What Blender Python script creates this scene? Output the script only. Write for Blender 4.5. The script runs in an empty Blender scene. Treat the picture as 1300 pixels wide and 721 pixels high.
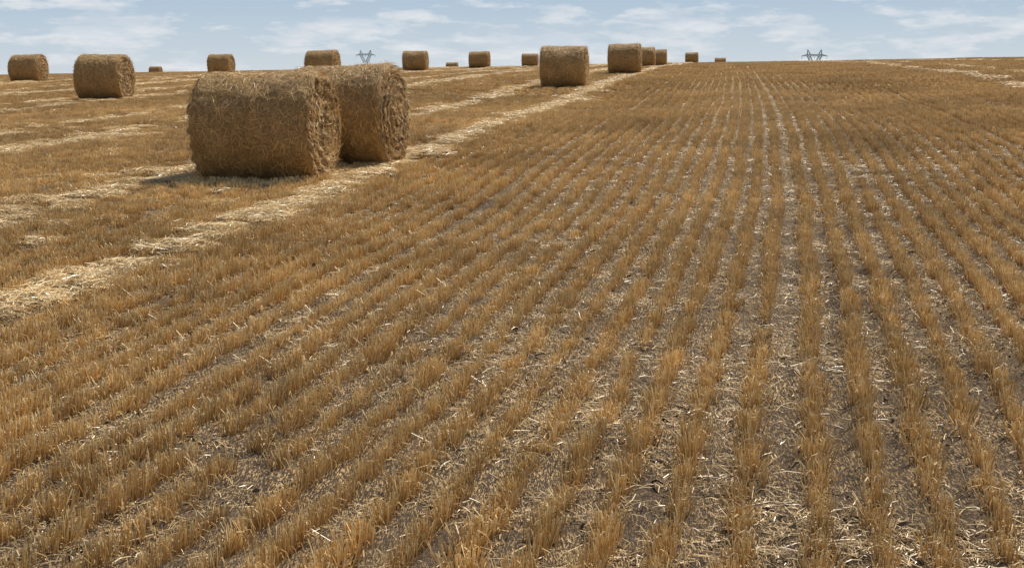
import bpy, math, numpy as np
from mathutils import Vector
rng = np.random.default_rng(7)
scene = bpy.context.scene
scene.view_settings.view_transform = 'Standard'
scene.view_settings.look = 'None'
scene.view_settings.exposure = 0

# ------------------------------------------------------------ helpers
def vnoise(x, y, seed=0.0):
    x = np.asarray(x, float); y = np.asarray(y, float)
    xi = np.floor(x); yi = np.floor(y); fx = x-xi; fy = y-yi
    fx = fx*fx*(3-2*fx); fy = fy*fy*(3-2*fy)
    def h(a, b):
        v = np.sin(a*127.1+b*311.7+seed*74.7)*43758.5453
        return v-np.floor(v)
    return ((h(xi,yi)*(1-fx)+h(xi+1,yi)*fx)*(1-fy)+(h(xi,yi+1)*(1-fx)+h(xi+1,yi+1)*fx)*fy)*2-1

PY = np.array([-400,-20,0,20,48,68,97,120,150,180,210,260,400,900,4500.])
PZ = np.array([-8,-.66,0,.75,1.48,1.90,2.22,2.40,2.65,2.85,2.85,1.9,-5,-12,-30.])
TY = np.arange(-460, 4600, 1.0)
TZ = np.interp(TY, PY, PZ)
kk = np.exp(-(np.arange(-18,19)/6.0)**2); kk /= kk.sum()
TZ = np.convolve(np.pad(TZ, 18, mode='edge'), kk, mode='valid')

def g(y):   # lateral course of the drill rows
    y = np.asarray(y, float); yy = np.maximum(y, -15)
    return .145*y + 1.8*(1-np.exp(-yy/20))
def gs(y):
    return .145+.09*np.exp(-np.maximum(y,-15)/20)

SP = .24
def terr(x, y):
    x = np.asarray(x, float); y = np.asarray(y, float)
    z = np.interp(y, TY, TZ) + .0177*200*np.tanh(x/200)
    z = z - .12*np.exp(-((y-16)/3.2)**2)/(1+np.exp(-(x+2)/1.0))
    z = z + .035*vnoise(x/3.1, y/4.3, 3) + .06*vnoise(x/11, y/13, 5)*np.clip(y/30,0,1)
    return z
def terr_fine(x, y):
    fade = np.clip((45-y)/20, 0, 1)*np.clip((y+2)/3,0,1)
    d = .011*vnoise(x/.11, y/.11, 1)+.012*vnoise(x/.33, y/.36, 2)+.006*vnoise(x/.05,y/.05,8)
    d = d + .014*np.cos(2*np.pi*(x-g(y)+.04)/SP)
    return terr(x, y)+d*fade

def new_mat(name):
    m = bpy.data.materials.new(name); m.use_nodes = True
    nt = m.node_tree; nt.nodes.clear()
    return m, nt, nt.nodes, nt.links
def ramp(N, stops):
    r = N.new('ShaderNodeValToRGB')
    els = r.color_ramp.elements
    while len(els) < len(stops): els.new(.5)
    for e, (p, c) in zip(els, stops):
        e.position = p; e.color = (*c, 1)
    return r
def noise(N, L, src, scale, detail=4, rough=.6, w=None):
    n = N.new('ShaderNodeTexNoise'); n.inputs['Scale'].default_value = scale
    n.inputs['Detail'].default_value = detail; n.inputs['Roughness'].default_value = rough
    if src is not None: L.new(src, n.inputs['Vector'])
    return n
def mixc(N, L, fac, a, b, mode='MIX'):
    m = N.new('ShaderNodeMix'); m.data_type = 'RGBA'; m.blend_type = mode
    for s, v in ((m.inputs[0], fac), (m.inputs[6], a), (m.inputs[7], b)):
        if hasattr(v, 'is_output'): L.new(v, s)
        elif isinstance(v, (int, float)): s.default_value = v
        else: s.default_value = (*v, 1)
    return m.outputs[2]

# ------------------------------------------------------------ materials
def straw_material(name, stops, dark=.75, transl=.3, rough=.5):
    m, nt, N, L = new_mat(name)
    out = N.new('ShaderNodeOutputMaterial')
    at = N.new('ShaderNodeAttribute'); at.attribute_name = 'tint'
    sep = N.new('ShaderNodeSeparateColor'); L.new(at.outputs['Color'], sep.inputs[0])
    r = ramp(N, stops); L.new(sep.outputs[0], r.inputs[0])
    geo = N.new('ShaderNodeNewGeometry')
    n1 = noise(N, L, geo.outputs['Position'], .35, 1.5)
    rr = ramp(N, [(.3, (dark, dark*.95, dark*.88)), (.7, (1.12, 1.1, 1.08))]); L.new(n1.outputs[0], rr.inputs[0])
    c = mixc(N, L, 1.0, r.outputs[0], rr.outputs[0], 'MULTIPLY')
    n2 = noise(N, L, geo.outputs['Position'], 3.5, 1)
    r2 = ramp(N, [(.3, (.78, .75, .70)), (.7, (1.15, 1.12, 1.08))]); L.new(n2.outputs[0], r2.inputs[0])
    c = mixc(N, L, 1.0, c, r2.outputs[0], 'MULTIPLY')
    b = N.new('ShaderNodeBsdfPrincipled'); L.new(c, b.inputs['Base Color'])
    b.inputs['Roughness'].default_value = rough
    b.inputs['Specular IOR Level'].default_value = .5
    if transl <= 0:
        L.new(b.outputs[0], out.inputs[0]); return m
    t = N.new('ShaderNodeBsdfTranslucent'); L.new(c, t.inputs['Color'])
    mx = N.new('ShaderNodeMixShader'); mx.inputs[0].default_value = transl
    L.new(b.outputs[0], mx.inputs[1]); L.new(t.outputs[0], mx.inputs[2])
    L.new(mx.outputs[0], out.inputs[0])
    return m

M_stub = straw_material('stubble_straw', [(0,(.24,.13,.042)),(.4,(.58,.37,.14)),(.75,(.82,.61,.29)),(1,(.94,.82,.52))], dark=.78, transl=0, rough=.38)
M_leaf = straw_material('stubble_leaf', [(0,(.38,.22,.08)),(.5,(.66,.43,.17)),(1,(.86,.68,.37))], dark=.80, transl=.4, rough=.5)
M_lit = straw_material('loose_straw', [(0,(.20,.125,.06)),(.3,(.46,.32,.155)),(.75,(.76,.58,.32)),(1,(.90,.77,.50))], dark=.88, transl=0, rough=.40)
M_wind = straw_material('windrow_straw', [(0,(.40,.28,.14)),(.3,(.68,.52,.28)),(.75,(.86,.70,.42)),(1,(.93,.82,.56))], dark=.94, transl=0, rough=.38)
M_bales = straw_material('bale_loose_straw', [(0,(.24,.14,.05)),(.5,(.53,.335,.13)),(1,(.88,.66,.33))], dark=.95, transl=.1, rough=.45)
M_weed = straw_material('weed_green', [(0,(.06,.08,.025)),(1,(.14,.17,.06))], transl=.3)

def simple(name, col, rough=.9):
    m, nt, N, L = new_mat(name)
    out = N.new('ShaderNodeOutputMaterial'); b = N.new('ShaderNodeBsdfPrincipled')
    geo = N.new('ShaderNodeNewGeometry'); n = noise(N, L, geo.outputs['Position'], 40, 3)
    r = ramp(N, [(.3, tuple(v*.6 for v in col)), (.7, tuple(min(1,v*1.3) for v in col))]); L.new(n.outputs[0], r.inputs[0])
    L.new(r.outputs[0], b.inputs['Base Color']); b.inputs['Roughness'].default_value = rough
    L.new(b.outputs[0], out.inputs[0]); return m
M_clod = simple('soil_clod', (.15,.11,.078))
M_dark = simple('dead_leaf', (.08,.055,.035))
M_pyl = simple('pylon_hazed_steel', (.34,.46,.54), .6)  # pale blue-grey: distance haze mixed into the steel colour

# ground
M_ground, nt, N, L = new_mat('field_soil')
out = N.new('ShaderNodeOutputMaterial'); b = N.new('ShaderNodeBsdfPrincipled')
geo = N.new('ShaderNodeNewGeometry'); P = geo.outputs['Position']
n1 = noise(N, L, P, 9, 6, .7)
soil = ramp(N, [(.3,(.040,.026,.016)),(.55,(.080,.053,.034)),(.75,(.14,.10,.065))]); L.new(n1.outputs[0], soil.inputs[0])
# chopped-straw chaff: stretched noises in two directions
def chaff(rot, sc):
    mp = N.new('ShaderNodeMapping'); mp.inputs['Rotation'].default_value = (0,0,rot)
    mp.inputs['Scale'].default_value = (1, .13, 1); L.new(P, mp.inputs['Vector'])
    n = noise(N, L, mp.outputs[0], sc, 2, .6)
    r = ramp(N, [(.57,(0,0,0)),(.63,(1,1,1))]); L.new(n.outputs[0], r.inputs[0]); return r.outputs[0]
ch = mixc(N, L, 1.0, chaff(.5,140), chaff(-.7,160), 'LIGHTEN')
n3 = noise(N, L, P, 1.6, 4, .65)
r3 = ramp(N, [(.36,(.2,.2,.2)),(.6,(1,1,1))]); L.new(n3.outputs[0], r3.inputs[0])
chm = mixc(N, L, 1.0, ch, r3.outputs[0], 'MULTIPLY')
c = mixc(N, L, chm, soil.outputs[0], (.54,.37,.18))
# far away the ground is seen as straw covered
sepp = N.new('ShaderNodeSeparateXYZ'); L.new(P, sepp.inputs[0])
mr = N.new('ShaderNodeMapRange'); L.new(sepp.outputs[1], mr.inputs[0])
mr.inputs[1].default_value = 14; mr.inputs[2].default_value = 70; mr.inputs[3].default_value = 0; mr.inputs[4].default_value = .5
n4 = noise(N, L, P, .25, 4, .65)
far = ramp(N, [(.35,(.42,.26,.10)),(.65,(.60,.41,.19))]); L.new(n4.outputs[0], far.inputs[0])
c = mixc(N, L, mr.outputs[0], c, far.outputs[0])
L.new(c, b.inputs['Base Color']); b.inputs['Roughness'].default_value = .9
b.inputs['Specular IOR Level'].default_value = .2
bp = N.new('ShaderNodeBump'); bp.inputs['Strength'].default_value = .8; bp.inputs['Distance'].default_value = .02
n5 = noise(N, L, P, 45, 4, .75); L.new(n5.outputs[0], bp.inputs['Height']); L.new(bp.outputs[0], b.inputs['Normal'])
L.new(b.outputs[0], out.inputs[0])

# bale core
def bale_mat(end):
    m, nt, N, L = new_mat('bale_end' if end else 'bale_side')
    out = N.new('ShaderNodeOutputMaterial'); b = N.new('ShaderNodeBsdfPrincipled')
    tc = N.new('ShaderNodeTexCoord'); O = tc.outputs['Object']
    n1 = noise(N, L, O, 60, 6, .75)
    mp = N.new('ShaderNodeMapping'); mp.inputs['Scale'].default_value = (1,.25,.25) if end else (.3,1,1); L.new(O, mp.inputs[0])
    n2 = noise(N, L, mp.outputs[0], 70, 5, .7)
    mx = mixc(N, L, .5, n1.outputs[0], n2.outputs[0])
    r = ramp(N, [(.36,(.11,.06,.022)),(.5,(.38,.235,.09)),(.66,(.66,.45,.19))]); L.new(mx, r.inputs[0])
    n3 = noise(N, L, O, 3, 4); r3 = ramp(N, [(.3,(.75,.73,.70)),(.7,(1.1,1.1,1.1))]); L.new(n3.outputs[0], r3.inputs[0])
    c = mixc(N, L, 1.0, r.outputs[0], r3.outputs[0], 'MULTIPLY')
    if end:
        wv = N.new('ShaderNodeTexWave'); wv.wave_type='RINGS'; wv.rings_direction='X'; wv.inputs['Scale'].default_value=2.6
        wv.inputs['Distortion'].default_value=4; wv.inputs['Detail'].default_value=4; wv.inputs['Detail Scale'].default_value=1.5
        L.new(O, wv.inputs['Vector'])
        rw = ramp(N, [(.1,(.34,.30,.26)),(.6,(1.15,1.15,1.15))]); L.new(wv.outputs['Fac'], rw.inputs[0])
        c = mixc(N, L, 1.0, c, rw.outputs[0], 'MULTIPLY')
    L.new(c, b.inputs['Base Color']); b.inputs['Roughness'].default_value = .75
    bp = N.new('ShaderNodeBump'); bp.inputs['Strength'].default_value = 1; bp.inputs['Distance'].default_value = .03
    L.new(mx, bp.inputs['Height']); L.new(bp.outputs[0], b.inputs['Normal'])
    L.new(b.outputs[0], out.inputs[0]); return m
M_bs = bale_mat(False); M_be = bale_mat(True)

# ------------------------------------------------------------ mesh builders
class MB:
    def __init__(s): s.v=[]; s.f=[]; s.t=[]; s.m=[]; s.n=0
    def add(s, V, F, T, mi=0):
        V=np.asarray(V); s.v.append(V)
        s.f.extend([tuple(int(i)+s.n for i in q) for q in F]); s.m.extend([mi]*len(F))
        s.t.append(np.asarray(T)); s.n += len(V)
    def mesh(s, name, mats, smooth=False):
        me = bpy.data.meshes.new(name)
        V = np.concatenate(s.v)
        me.from_pydata(V.tolist(), [], s.f)
        for m in mats: me.materials.append(m)
        me.polygons.foreach_set('material_index', s.m)
        if smooth: me.polygons.foreach_set('use_smooth', [True]*len(me.polygons))
        ca = me.color_attributes.new('tint', 'FLOAT_COLOR', 'POINT')
        T = np.concatenate(s.t); C = np.stack([T,T,T,np.ones_like(T)],1)
        ca.data.foreach_set('color', C.ravel())
        me.update(); return me

def stalk(mb, b, t, r, tint, mi=0):
    a0 = rng.random()*6.28
    ring = np.array([[math.cos(a0+k*2.094)*r, math.sin(a0+k*2.094)*r, 0] for k in range(3)])
    V = np.concatenate([b+ring, t+ring*.9])
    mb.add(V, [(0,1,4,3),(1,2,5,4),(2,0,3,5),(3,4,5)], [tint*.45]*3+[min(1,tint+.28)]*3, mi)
def ribbon(mb, pts, w, side, tint, mi=0):
    pts = np.asarray(pts); n=len(pts); V=[]
    for i,p in enumerate(pts):
        ww = w*(1 if i<n-1 else .6)
        V += [p-side*ww/2, p+side*ww/2]
    mb.add(V, [(2*i,2*i+1,2*i+3,2*i+2) for i in range(n-1)], [tint]*len(V), mi)

def row_segment(name, length, n, rad, hmin, hmax, nleaf, sig):
    mb = MB(); nt_ = max(4, int(length/.032)); tc = rng.random(nt_)*length
    for i in range(n):
        y = (tc[rng.integers(nt_)]+rng.normal(0,.009)) if rng.random()<.72 else rng.random()*length
        x = rng.normal(0, sig)
        h = rng.uniform(hmin, hmax)*(1 if rng.random()<.9 else rng.uniform(.4,.8))
        tl = rng.normal(0,.14,2)+np.array([x*3.5, 0])
        if rng.random()<.07: tl = rng.normal(0,.55,2)
        bpt = np.array([x, y-length/2, -.025]); tp = bpt+np.array([tl[0]*h, tl[1]*h, h+.025])
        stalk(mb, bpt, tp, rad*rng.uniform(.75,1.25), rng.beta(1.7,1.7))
    for i in range(nleaf):
        y = rng.random()*length-length/2; x = rng.normal(0, sig*1.1)
        a = rng.random()*6.28; l = rng.uniform(.04,.11); d = np.array([math.cos(a), math.sin(a), 0])
        z0 = rng.uniform(0,.08); p0 = np.array([x,y,z0])
        pts = [p0, p0+d*l*.35+[0,0,l*.35], p0+d*l*.75+[0,0,l*.25], p0+d*l+[0,0,-.02]]
        for q in pts: q[2]=max(q[2],.003)
        side = np.array([-d[1], d[0], .3*rng.normal()])
        ribbon(mb, pts, rad*2.2, side, rng.uniform(.1,1), 1)
    return bpy.data.objects.new(name, mb.mesh(name, [M_stub, M_leaf]))

def litter_patch(name, n, R, pile, lmin=.02, lmax=.17, w=.0034, mat=None):
    mb = MB()
    for i in range(n):
        rr = R*math.sqrt(rng.random()); a = rng.random()*6.28
        c = np.array([rr*math.cos(a), rr*math.sin(a), 0])
        edge = max(0, 1-(rr/R)**2)
        z = .004+rng.random()*pile*edge
        th = rng.random()*6.28; l = rng.uniform(lmin,lmax)*rng.uniform(.3,1); d = np.array([math.cos(th), math.sin(th), 0])
        lift = rng.normal(0,.08+.25*pile*10*edge*.3)
        p0 = c-d*l/2+[0,0,z-lift*l/2]; p2 = c+d*l/2+[0,0,z+lift*l/2]; p1 = c+[0,0,z+rng.uniform(0,.01)]+np.array([-d[1],d[0],0])*rng.normal(0,.006)
        for q in (p0,p1,p2): q[2] = max(q[2], -.004)
        side = np.array([-d[1], d[0], rng.normal(0,.4)])
        ribbon(mb, [p0,p1,p2], w*rng.uniform(.6,1.2), side, rng.beta(1.8,1.6))
    for i in range(max(1, n//60)):
        c = np.array([rng.normal(0,R*.4), rng.normal(0,R*.4), .008]); a = rng.random()*6.28
        d = np.array([math.cos(a), math.sin(a), 0]); s = np.array([-d[1], d[0], rng.normal(0,.5)])
        l = rng.uniform(.02,.06)
        ribbon(mb, [c-d*l, c-d*l*.3+[0,0,.012], c+d*l*.4+[0,0,.006], c+d*l], rng.uniform(.006,.018), s, .3, 1)
    return bpy.data.objects.new(name, mb.mesh(name, [mat or M_lit, M_dark]))

def clod(name):
    import bmesh
    bm = bmesh.new(); bmesh.ops.create_icosphere(bm, subdivisions=2, radius=1)
    s = rng.random()*50
    for v in bm.verts:
        p = v.co.copy(); k = 1+.35*float(vnoise(p.x*1.7+s, p.y*1.7+p.z*2.3, 4))+.15*float(vnoise(p.x*4+s, p.y*4-p.z*4, 9))
        v.co = Vector((p.x*k*1.2, p.y*k, p.z*k*.6))
    me = bpy.data.meshes.new(name); bm.to_mesh(me); bm.free(); me.materials.append(M_clod)
    return bpy.data.objects.new(name, me)
def weed(name):
    mb = MB()
    for i in range(16):
        a = rng.random()*6.28; d = np.array([math.cos(a), math.sin(a), 0]); l = rng.uniform(.03,.09)
        p0 = np.array([0,0,0.])
        ribbon(mb, [p0, p0+d*l*.3+[0,0,l*.7], p0+d*l*.7+[0,0,l*.9], p0+d*l+[0,0,l*.7]], .009, np.array([-d[1],d[0],0]), rng.random())
    return bpy.data.objects.new(name, mb.mesh(name, [M_weed]))

def scatter(name, protos, pos, rot, scl, idx):
    col = bpy.data.collections.new(name+'_pieces')
    for o in protos: col.objects.link(o)
    me = bpy.data.meshes.new(name); n = len(pos)
    me.vertices.add(n); me.vertices.foreach_set('co', np.asarray(pos, np.float32).ravel())
    a = me.attributes.new('rot','FLOAT_VECTOR','POINT'); a.data.foreach_set('vector', np.asarray(rot, np.float32).ravel())
    a = me.attributes.new('scl','FLOAT_VECTOR','POINT'); a.data.foreach_set('vector', np.asarray(scl, np.float32).ravel())
    a = me.attributes.new('idx','INT','POINT'); a.data.foreach_set('value', np.asarray(idx, np.int32))
    ob = bpy.data.objects.new(name, me); scene.collection.objects.link(ob)
    ng = bpy.data.node_groups.new(name+'_gn','GeometryNodeTree')
    ng.interface.new_socket('Geometry', in_out='INPUT', socket_type='NodeSocketGeometry')
    ng.interface.new_socket('Geometry', in_out='OUTPUT', socket_type='NodeSocketGeometry')
    N = ng.nodes; L = ng.links
    gi = N.new('NodeGroupInput'); go = N.new('NodeGroupOutput')
    ci = N.new('GeometryNodeCollectionInfo'); ci.inputs['Collection'].default_value = col
    ci.inputs['Separate Children'].default_value = True; ci.inputs['Reset Children'].default_value = True
    ip = N.new('GeometryNodeInstanceOnPoints'); ip.inputs['Pick Instance'].default_value = True
    def na(nm, ty):
        q = N.new('GeometryNodeInputNamedAttribute'); q.data_type = ty; q.inputs['Name'].default_value = nm; return q.outputs['Attribute']
    L.new(gi.outputs[0], ip.inputs['Points']); L.new(ci.outputs[0], ip.inputs['Instance'])
    L.new(na('idx','INT'), ip.inputs['Instance Index'])
    L.new(na('rot','FLOAT_VECTOR'), ip.inputs['Rotation']); L.new(na('scl','FLOAT_VECTOR'), ip.inputs['Scale'])
    L.new(ip.outputs[0], go.inputs[0])
    md = ob.modifiers.new('scatter','NODES'); md.node_group = ng
    return ob

# ------------------------------------------------------------ ground sheet
def graded(lo, hi, fine_lo, fine_hi, step, grow):
    a = list(np.arange(fine_lo, fine_hi, step))
    s = step; p = a[-1]
    while p < hi: s *= grow; p += s; a.append(min(p,hi))
    s = step; p = a[0]; pre = []
    while p > lo: s *= grow; p -= s; pre.append(max(p,lo))
    return np.array(pre[::-1]+a)
gx = graded(-3000, 3000, -6, 7, .05, 1.035)
gy = graded(-300, 4500, 3.5, 16, .05, 1.022)
X, Y = np.meshgrid(gx, gy); Z = terr_fine(X, Y)
nx, ny = len(gx), len(gy)
me = bpy.data.meshes.new('field_ground')
V = np.stack([X,Y,Z], -1).reshape(-1,3)
i = np.arange(nx*ny).reshape(ny,nx)
F = np.stack([i[:-1,:-1], i[:-1,1:], i[1:,1:], i[1:,:-1]], -1).reshape(-1,4)
me.vertices.add(len(V)); me.vertices.foreach_set('co', V.ravel())
me.loops.add(F.size); me.loops.foreach_set('vertex_index', F.ravel())
me.polygons.add(len(F)); me.polygons.foreach_set('loop_start', np.arange(0,F.size,4)); me.polygons.foreach_set('loop_total', np.full(len(F),4))
me.update(calc_edges=True); me.polygons.foreach_set('use_smooth', [True]*len(F))
me.materials.append(M_ground)
ground = bpy.data.objects.new('field_ground', me); scene.collection.objects.link(ground)

# ------------------------------------------------------------ stubble rows
STRIPS = [(-5.75,.19,1.0),(-8.4,.25,.75),(-13,.3,.75),(-15.6,.3,.45),(-20,.35,.7),(-22.6,.3,.5),(-27.2,.35,.7),(-29.8,.3,.5),(-35,.4,.7),(-43,.4,.7),(7.6,.22,.28),(10.2,.22,.22),(18,.3,.3)]
def rows(ymin, ymax, seg, nvar, k_half, m0, m1):
    pos=[]; rot=[]; scl=[]; idx=[]
    ys = np.arange(ymin, ymax, seg)
    for k in range(-1500, 1500):
        x0 = -.04 + k*SP + .03*math.sin(k*12.9) + .05*math.floor(k/14)
        y = ys + rng.uniform(-.5,.5)*seg*.3
        wob = .035*vnoise(y/2.6, np.full_like(y, k*.37), 6)+.05*vnoise(y/9, np.full_like(y,k*.05), 7)
        x = x0 + g(y) + wob
        ok = np.abs(x) < (.40*y+m0)
        if not ok.any(): continue
        y=y[ok]; x=x[ok]; xx0 = np.full_like(x, x0)
        thin = vnoise(x/1.3, y/1.9, 11)+.5*vnoise(x/.4,y/.5,12)
        press = np.zeros_like(x)
        for c,wd,dn in STRIPS:        # dropped straw strips press the stubble down
            press = np.maximum(press, dn*np.exp(-((x-g(y)-c)/(wd*1.3))**2))
        keep = rng.random(len(x)) > np.clip(.03+.35*(thin-.6)+.5*press, .02, .75)
        y=y[keep]; x=x[keep]; thin=thin[keep]; press=press[keep]; n=len(x)
        if n==0: continue
        hs = .95+.20*vnoise(x/2.2,y/3,13)+.14*vnoise(x/.4,y/.7,14)+rng.normal(0,.08,n)+.08*math.sin(k*7.7)
        hs = hs*(1-.7*press)
        left = 1/(1+math.exp((x0+5.2)/.5))
        jit = rng.normal(0,.010+.05*left,n)
        pos.append(np.stack([x+jit, y, terr(x,y)-.002],1))
        r = np.zeros((n,3)); r[:,2] = -np.arctan(gs(y))+rng.normal(0,.02+.15*left,n); r[:,1]=rng.normal(0,.06,n)
        flip = rng.random(n)<.5; r[flip,2] += math.pi
        rot.append(r)
        wx = rng.uniform(.75,1.25,n)*(1+.6*left)*(1+.15*math.sin(k*3.3))
        scl.append(np.stack([wx, np.ones(n), np.clip(hs*(1-.12*left),.25,1.5)],1))
        idx.append(rng.integers(0,nvar,n))
    return [np.concatenate(q) for q in (pos,rot,scl,idx)]
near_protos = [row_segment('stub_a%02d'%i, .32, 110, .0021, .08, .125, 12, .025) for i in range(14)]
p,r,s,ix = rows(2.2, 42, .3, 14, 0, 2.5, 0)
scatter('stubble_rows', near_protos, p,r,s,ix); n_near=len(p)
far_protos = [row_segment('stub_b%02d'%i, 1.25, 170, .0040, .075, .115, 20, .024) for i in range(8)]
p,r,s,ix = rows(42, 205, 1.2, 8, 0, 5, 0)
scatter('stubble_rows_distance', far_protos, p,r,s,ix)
print('segs', n_near, len(p))

# ------------------------------------------------------------ loose straw between the rows
protos = [litter_patch('lit_a%d'%i, 150, .34, .010) for i in range(8)]
pos=[];scl=[];rot=[];idx=[]
for _ in range(14000):
    y = 2.5+ (40-2.5)*math.sqrt(rng.random()); w=.40*y+2.5
    x = rng.uniform(-w, w)
    dens = .72+.65*float(vnoise(x/1.1, y/1.6, 21))+.35*float(vnoise(x/.35,y/.45,22))
    if x-float(g(y)) > -.8: dens -= .25
    if rng.random() < dens:
        pos.append((x,y,float(terr_fine(x,y))+.002)); rot.append((0,0,rng.random()*6.28)); s=rng.uniform(.7,1.15); scl.append((s,s,s)); idx.append(rng.integers(0,8))
scatter('loose_straw', protos, pos,rot,scl,idx); print('litter', len(pos))

# windrow strips of dropped straw
protos = [litter_patch('lit_w%d'%i, 420, .36, .05, .05,.30,.0048, M_wind) for i in range(6)]
pos=[];scl=[];rot=[];idx=[]
for c, wd, dn in STRIPS:
    y = 3.0
    while y < 190:
        y += rng.uniform(.05,.14)*(1+y/50)
        x = c+float(g(y))+rng.normal(0,wd)+.12*float(vnoise(y/3,c,33))
        if abs(x) > .40*y+3: continue
        d = dn*(.85+.6*float(vnoise(y/1.9, c, 31)))
        if rng.random()<d:
            s = rng.uniform(.4,1.05)*(1+y/180); pos.append((x,y,float(terr(x,y))+.02+.04*rng.random()))
            rot.append((0,0,rng.random()*6.28)); scl.append((s,s,s*rng.uniform(.7,1.6))); idx.append(rng.integers(0,6))
# scattered wisps over the harvested swaths on the left
for _ in range(900):
    y = 7+120*rng.random()**1.2; x = rng.uniform(-.42*y-2, .42*y+2)
    if x-float(g(y)) > -6: continue
    s = rng.uniform(.35,.8)*(1+y/150); pos.append((x,y,float(terr(x,y))+.04)); rot.append((0,0,rng.random()*6.28)); scl.append((s,s,s)); idx.append(rng.integers(0,6))
scatter('straw_windrows', protos, pos,rot,scl,idx)

# soil clods and weeds
protos = [clod('clod_%d'%i) for i in range(5)]
pos=[];scl=[];rot=[];idx=[]
for _ in range(1500):
    y = 3+ 18*rng.random()**.8; x = rng.uniform(-.4*y-2,.4*y+2)
    s = .005+.012*rng.random()**3; pos.append((x,y,float(terr_fine(x,y)))); rot.append(tuple(rng.random(3)*6)); scl.append((s,s,s)); idx.append(rng.integers(0,5))
scatter('soil_clods', protos, pos,rot,scl,idx)
pos=[];scl=[];rot=[];idx=[]
for _ in range(22):
    y = 12+ 30*rng.random(); x = rng.uniform(-.1*y,.4*y+1)
    s = rng.uniform(.4,.8); pos.append((x,y,float(terr_fine(x,y)))); rot.append((0,0,rng.random()*6)); scl.append((s,s,s)); idx.append(0)
scatter('weeds', [weed('weed_0')], pos,rot,scl,idx)

# ------------------------------------------------------------ bales
def bale_mesh(name, R=.74, Lh=.73, seed=0, n_side=7000, n_end=4200):
    mb = MB(); NU=180
    prof=[]   # (x, r, isend)
    er = .07
    for t in np.linspace(0,1,24)[:-1]: prof.append((-Lh, (R-er)*t, 1))
    for a in np.linspace(0,math.pi/2,6): prof.append((-Lh+er*(1-math.cos(a)), R-er+er*math.sin(a), 1 if a<.6 else 0))
    for t in np.linspace(-1,1,34)[1:-1]: prof.append((t*(Lh-er), R, 0))
    for a in np.linspace(math.pi/2,0,6): prof.append((Lh-er*(1-math.cos(a)), R-er+er*math.sin(a), 1 if a<.6 else 0))
    for t in np.linspace(1,0,24)[1:]: prof.append((Lh, (R-er)*t, 1))
    NP=len(prof); U = np.arange(NU)/NU*2*np.pi
    V=np.zeros((NP,NU,3))
    def surf(x, r, u, end):
        n1 = vnoise(x*3+seed, np.cos(u)*2+np.sin(u)*3.1, 41)*.016+vnoise(x*16+seed, u*14, 42)*.009+vnoise(x*2.2+seed, np.zeros_like(u), 47)*.012
        rr = r + n1*(r/R)
        sp = .5+.5*np.sin(r*42-u+seed+1.5*vnoise(np.cos(u)*3,np.sin(u)*3+seed,45))
        swirl = (sp-.5)*.035*min(1,r/.15)+vnoise(np.cos(u)*r*10+seed,np.sin(u)*r*10,43)*.025+vnoise(np.cos(u)*r*26+seed,np.sin(u)*r*26,44)*.018
        bulge = .035*(1-(r/R)**2)
        xx = x + np.sign(x)*(swirl+bulge)*end
        y = rr*np.cos(u)*1.015; z = rr*np.sin(u)*.985
        fl = -R*.93
        z = np.where(z<fl, fl+(z-fl)*.25, z)
        return xx, y, z
    for j,(x,r,e) in enumerate(prof):
        a,b_,c_ = surf(np.full(NU,x), r, U, e); V[j,:,0]=a; V[j,:,1]=b_; V[j,:,2]=c_
    F=[];mi=[]
    for j in range(NP-1):
        for k in range(NU):
            k2=(k+1)%NU; F.append((j*NU+k, (j+1)*NU+k, (j+1)*NU+k2, j*NU+k2)); mi.append(1 if (prof[j][2] and prof[j+1][2]) else 0)
    mb.add(V.reshape(-1,3), F, np.full(NP*NU,.5)); mb.m = mi
    for _ in range(n_side):
        u = rng.random()*6.283; x = rng.uniform(-Lh,Lh); l = rng.uniform(.04,.16)
        th = rng.normal(0,.55) if rng.random()<.6 else rng.random()*6.28    # 0 = along circumference
        out = .003+rng.random()*.008; flare = .0 if rng.random()<.86 else rng.uniform(.01,.05)
        pts=[]
        for q,o in ((-.5,0),(0,.004),(.5,flare)):
            uu = u+q*l*math.cos(th)/R; xx = min(max(x+q*l*math.sin(th),-Lh-.02),Lh+.02)
            a,b_,c_ = surf(np.array([xx]), R+out+o, np.array([uu]), 0); pts.append(np.array([a[0],b_[0],c_[0]]))
        ax = pts[2]-pts[0]; nrm = np.array([0,math.cos(u),math.sin(u)]); sd = np.cross(nrm,ax); sd/= (np.linalg.norm(sd)+1e-9)
        ribbon(mb, pts, rng.uniform(.0025,.0045), sd+nrm*rng.normal(0,.4), rng.random(), 2)
    for _ in range(n_end):
        sx = 1 if rng.random()<.5 else -1
        r = R*math.sqrt(rng.random())*.98; u = rng.random()*6.283; l = rng.uniform(.04,.15)
        th = rng.normal(0,.4) if rng.random()<.8 else rng.random()*6.28
        y0,z0 = r*math.cos(u), r*math.sin(u); tg = np.array([-math.sin(u),math.cos(u)]); rd = np.array([math.cos(u),math.sin(u)])
        d = tg*math.cos(th)+rd*math.sin(th)
        sp = .5+.5*math.sin(r*42-u+seed)
        base = Lh+.035*(1-(r/R)**2)+(sp-.5)*.03+.006+rng.random()*.02; fl = rng.uniform(0,.07) if rng.random()<.4 else 0
        pts=[np.array([sx*(base-.015), y0-d[0]*l/2, max(z0-d[1]*l/2,-R*.93)]), np.array([sx*(base+.006), y0, max(z0,-R*.93)]), np.array([sx*(base+fl), y0+d[0]*l/2, max(z0+d[1]*l/2,-R*.93)])]
        sd = np.array([rng.normal(0,.4), -d[1], d[0]])
        ribbon(mb, pts, rng.uniform(.003,.006), sd, min(1,max(0,.1+.6*sp+.35*rng.random())), 2)
    return mb.mesh(name, [M_bs, M_be, M_bales], smooth=True)
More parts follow.
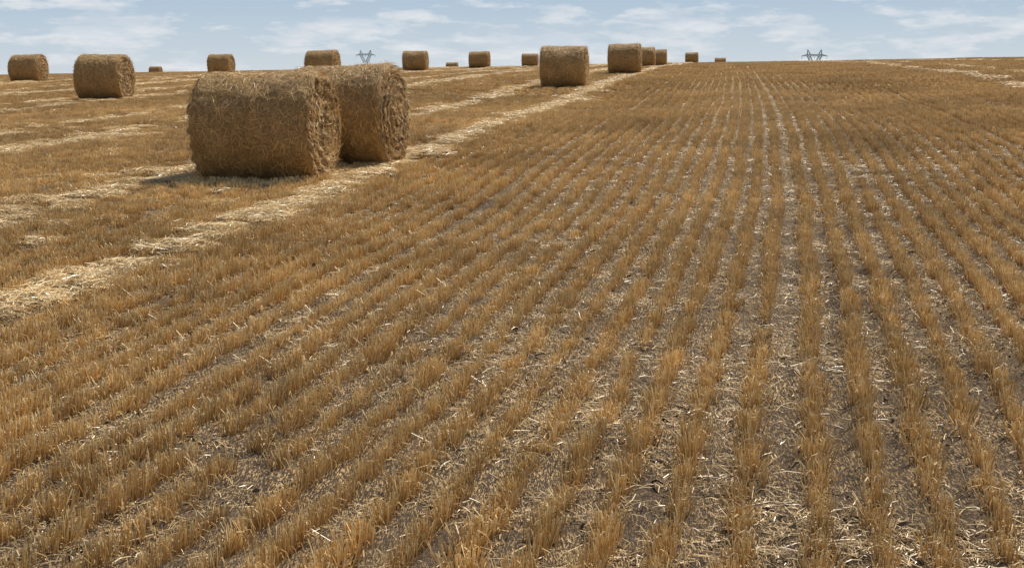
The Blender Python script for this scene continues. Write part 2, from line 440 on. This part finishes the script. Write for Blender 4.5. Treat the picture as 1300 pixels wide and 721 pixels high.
bm_ = [bale_mesh('bale_mesh_a', seed=1), bale_mesh('bale_mesh_b', seed=9), bale_mesh('bale_mesh_c', seed=23)]
# x, y, extra yaw, roll, scale(along axis)
BALES = [(-3.22,18.75,.00,.2,1.06),(-2.34,20.4,-.03,1.7,.95),(1.77,48.5,.0,.8,1.0),(5.33,68,-.02,2.9,.98),
 (-12.75,45,.02,4.0,.96),(-24.2,72,.03,1.2,1.0),(-19.6,97,.0,2.2,1.0),(-9.6,73,.0,3.3,1.02),(-6.5,97,.05,4.4,1.05),
 (-2.7,120,.0,5.1,1.08),(1.95,155,.03,.3,1.12),(9.15,100,.0,1.1,1.0),(11.9,118,.02,2.1,1.0),(23.1,185,.0,3.1,1.05),(33.0,228,.03,4.1,1.1),
 (-9.4,226,.05,5.1,1.2),(-55,222,.0,2.7,1.15)]
for i,(x,y,dy,rl,sc) in enumerate(BALES):
    o = bpy.data.objects.new('hay_bale', bm_[i%3]); scene.collection.objects.link(o)
    z = float(terr(x,y)); o.location = (x, y, z+.68)
    o.rotation_euler = (0, -.0177, -math.atan(float(gs(y)))+dy+(math.pi if i%2 else 0)); 
    if i%2: o.rotation_euler[1] = .0177
    o.scale = (sc,1,1)

# ------------------------------------------------------------ power pylons (cat-head lattice towers)
def pylon(x, y, topz, W, yaw):
    mb = MB(); r=.16
    def bar(a,b,rr=r):
        a=np.array(a,float); b=np.array(b,float); d=b-a; l=np.linalg.norm(d); d/=l
        u=np.cross(d,[0,0,1.]); 
        if np.linalg.norm(u)<.01: u=np.array([1.,0,0])
        u/=np.linalg.norm(u); w=np.cross(d,u)
        V=[]
        for q in (a,b):
            for s_,t_ in ((1,1),(-1,1),(-1,-1),(1,-1)): V.append(q+u*rr*s_+w*rr*t_)
        mb.add(V, [(0,1,5,4),(1,2,6,5),(2,3,7,6),(3,0,4,7),(0,3,2,1),(4,5,6,7)], [.5]*8)
    zb = float(terr(x,y))-1; H = topz-zb; k=W/15.0
    zw = H-9.5*k  # waist
    zc = H-3.6*k  # crossarm
    def half(z): 
        return 3.4+(1.1*k-3.4)*z/zw
    lev = list(np.linspace(0,zw,8))
    for a,b_ in zip(lev[:-1],lev[1:]):
        ha,hb=half(a),half(b_)
        for sx,sy in ((1,1),(-1,1),(-1,-1),(1,-1)): bar((sx*ha,sy*ha,a),(sx*hb,sy*hb,b_))
        for s_ in (1,-1):
            bar((-ha,s_*ha,a),(hb,s_*hb,b_),.09); bar((ha,s_*ha,a),(-hb,s_*hb,b_),.09)
            bar((s_*ha,-ha,a),(s_*hb,hb,b_),.09); bar((-hb,s_*hb,b_),(hb,s_*hb,b_),.09)
    hw=1.1*k
    for sy in (hw*.7,-hw*.7):
        for sx in (1,-1):
            bar((sx*hw,sy,zw),(sx*4.2*k,sy,zc)); bar((sx*.2,sy,zw+1.2*k),(sx*2.6*k,sy,zc)); 
            bar((sx*hw,sy,zw),(sx*1.5*k,sy,zw+3.0*k),.1); bar((sx*3.2*k,sy,zw+3.9*k),(sx*2.6*k,sy,zc),.1)
            bar((sx*4.2*k,sy,zc),(sx*4.0*k,0,H)); bar((sx*2.4*k,sy,zc+.9*k),(sx*4.0*k,0,H))
            bar((sx*4.2*k,sy,zc+.9*k),(sx*7.5*k,0,zc)); bar((sx*4.2*k,sy,zc),(sx*7.5*k,0,zc))
            bar((sx*5.6*k,sy*.5,zc),(sx*4.6*k,sy,zc+.9*k),.1)
        bar((-4.2*k,sy,zc),(4.2*k,sy,zc)); bar((-4.2*k,sy,zc+.9*k),(4.2*k,sy,zc+.9*k))
        for q in range(-4,4): bar((q*k,sy,zc),((q+1)*k,sy,zc+.9*k),.1)
    for qx in (-7.3,0,7.3): bar((qx*k,0,zc),(qx*k,0,zc-1.6*k),.1)
    me = mb.mesh('pylon',[M_pyl]); o = bpy.data.objects.new('electricity_pylon', me); scene.collection.objects.link(o)
    o.location=(x,y,zb); o.rotation_euler=(0,0,yaw)
pylon(189, 900, 2+900*.0165, 16.5, .1)
pylon(-122, 1200, 2+1200*.0162, 17.5, -.3)

# ------------------------------------------------------------ light
AZ = math.radians(40); EL = math.radians(53)
sd = Vector((math.cos(EL)*math.sin(AZ), math.cos(EL)*math.cos(AZ), math.sin(EL)))
sl = bpy.data.lights.new('sun','SUN'); sl.energy = 5.0; sl.angle = math.radians(.5); sl.color=(1,.95,.85)
so = bpy.data.objects.new('sun', sl); scene.collection.objects.link(so)
so.rotation_euler = (-sd).to_track_quat('-Z','Y').to_euler(); so.location=(20,20,40)

w = bpy.data.worlds.new('World'); scene.world = w; w.use_nodes = True
N = w.node_tree.nodes; L = w.node_tree.links; N.clear()
wo = N.new('ShaderNodeOutputWorld'); bg = N.new('ShaderNodeBackground'); bg.inputs['Strength'].default_value = .055
sky = N.new('ShaderNodeTexSky'); sky.sky_type='NISHITA'; sky.sun_disc=False; sky.sun_elevation=EL; sky.sun_rotation=AZ
sky.dust_density=.6; sky.ozone_density=2.0
tc = N.new('ShaderNodeTexCoord'); D = tc.outputs['Generated']
sz = N.new('ShaderNodeSeparateXYZ'); L.new(D, sz.inputs[0])
# hazy blue band above the horizon, clear sky above it
hz = ramp(N, [(0,(12.0,13.1,14.1)),(.018,(10.4,12.2,13.8)),(.05,(8.2,10.5,13.0)),(.3,(3.6,5.8,9.8))]); L.new(sz.outputs[2], hz.inputs[0])
fr = ramp(N, [(.05,(.9,.9,.9)),(.35,(0,0,0))]); L.new(sz.outputs[2], fr.inputs[0])
c = mixc(N, L, fr.outputs[0], sky.outputs[0], hz.outputs[0])
mp = N.new('ShaderNodeMapping'); mp.inputs['Scale'].default_value=(1,1,4.2); mp.inputs['Location'].default_value=(.37,.1,.0); L.new(D, mp.inputs[0])
n1 = noise(N, L, mp.outputs[0], 14, 8, .6)
cr = ramp(N, [(.50,(0,0,0)),(.58,(.6,.6,.6)),(.68,(1,1,1))]); L.new(n1.outputs[0], cr.inputs[0])
mp2 = N.new('ShaderNodeMapping'); mp2.inputs['Scale'].default_value=(1,1,4.2); mp2.inputs['Location'].default_value=(.372,.1,-.03); L.new(D, mp2.inputs[0])
n2 = noise(N, L, mp2.outputs[0], 14, 8, .6)
cc = ramp(N, [(.48,(14.6,14.9,15.2)),(.66,(11.2,12.4,13.8))]); L.new(n2.outputs[0], cc.inputs[0])
c = mixc(N, L, cr.outputs[0], c, cc.outputs[0])
L.new(c, bg.inputs['Color']); L.new(bg.outputs[0], wo.inputs[0])

# ------------------------------------------------------------ camera
cam = bpy.data.cameras.new('camera'); cam.lens=50; cam.sensor_width=36; cam.clip_end=8000; cam.clip_start=.1
co = bpy.data.objects.new('camera', cam); scene.collection.objects.link(co)
co.location=(0,0,2.0); co.rotation_euler=(math.radians(90-8.4),0,0); scene.camera=co
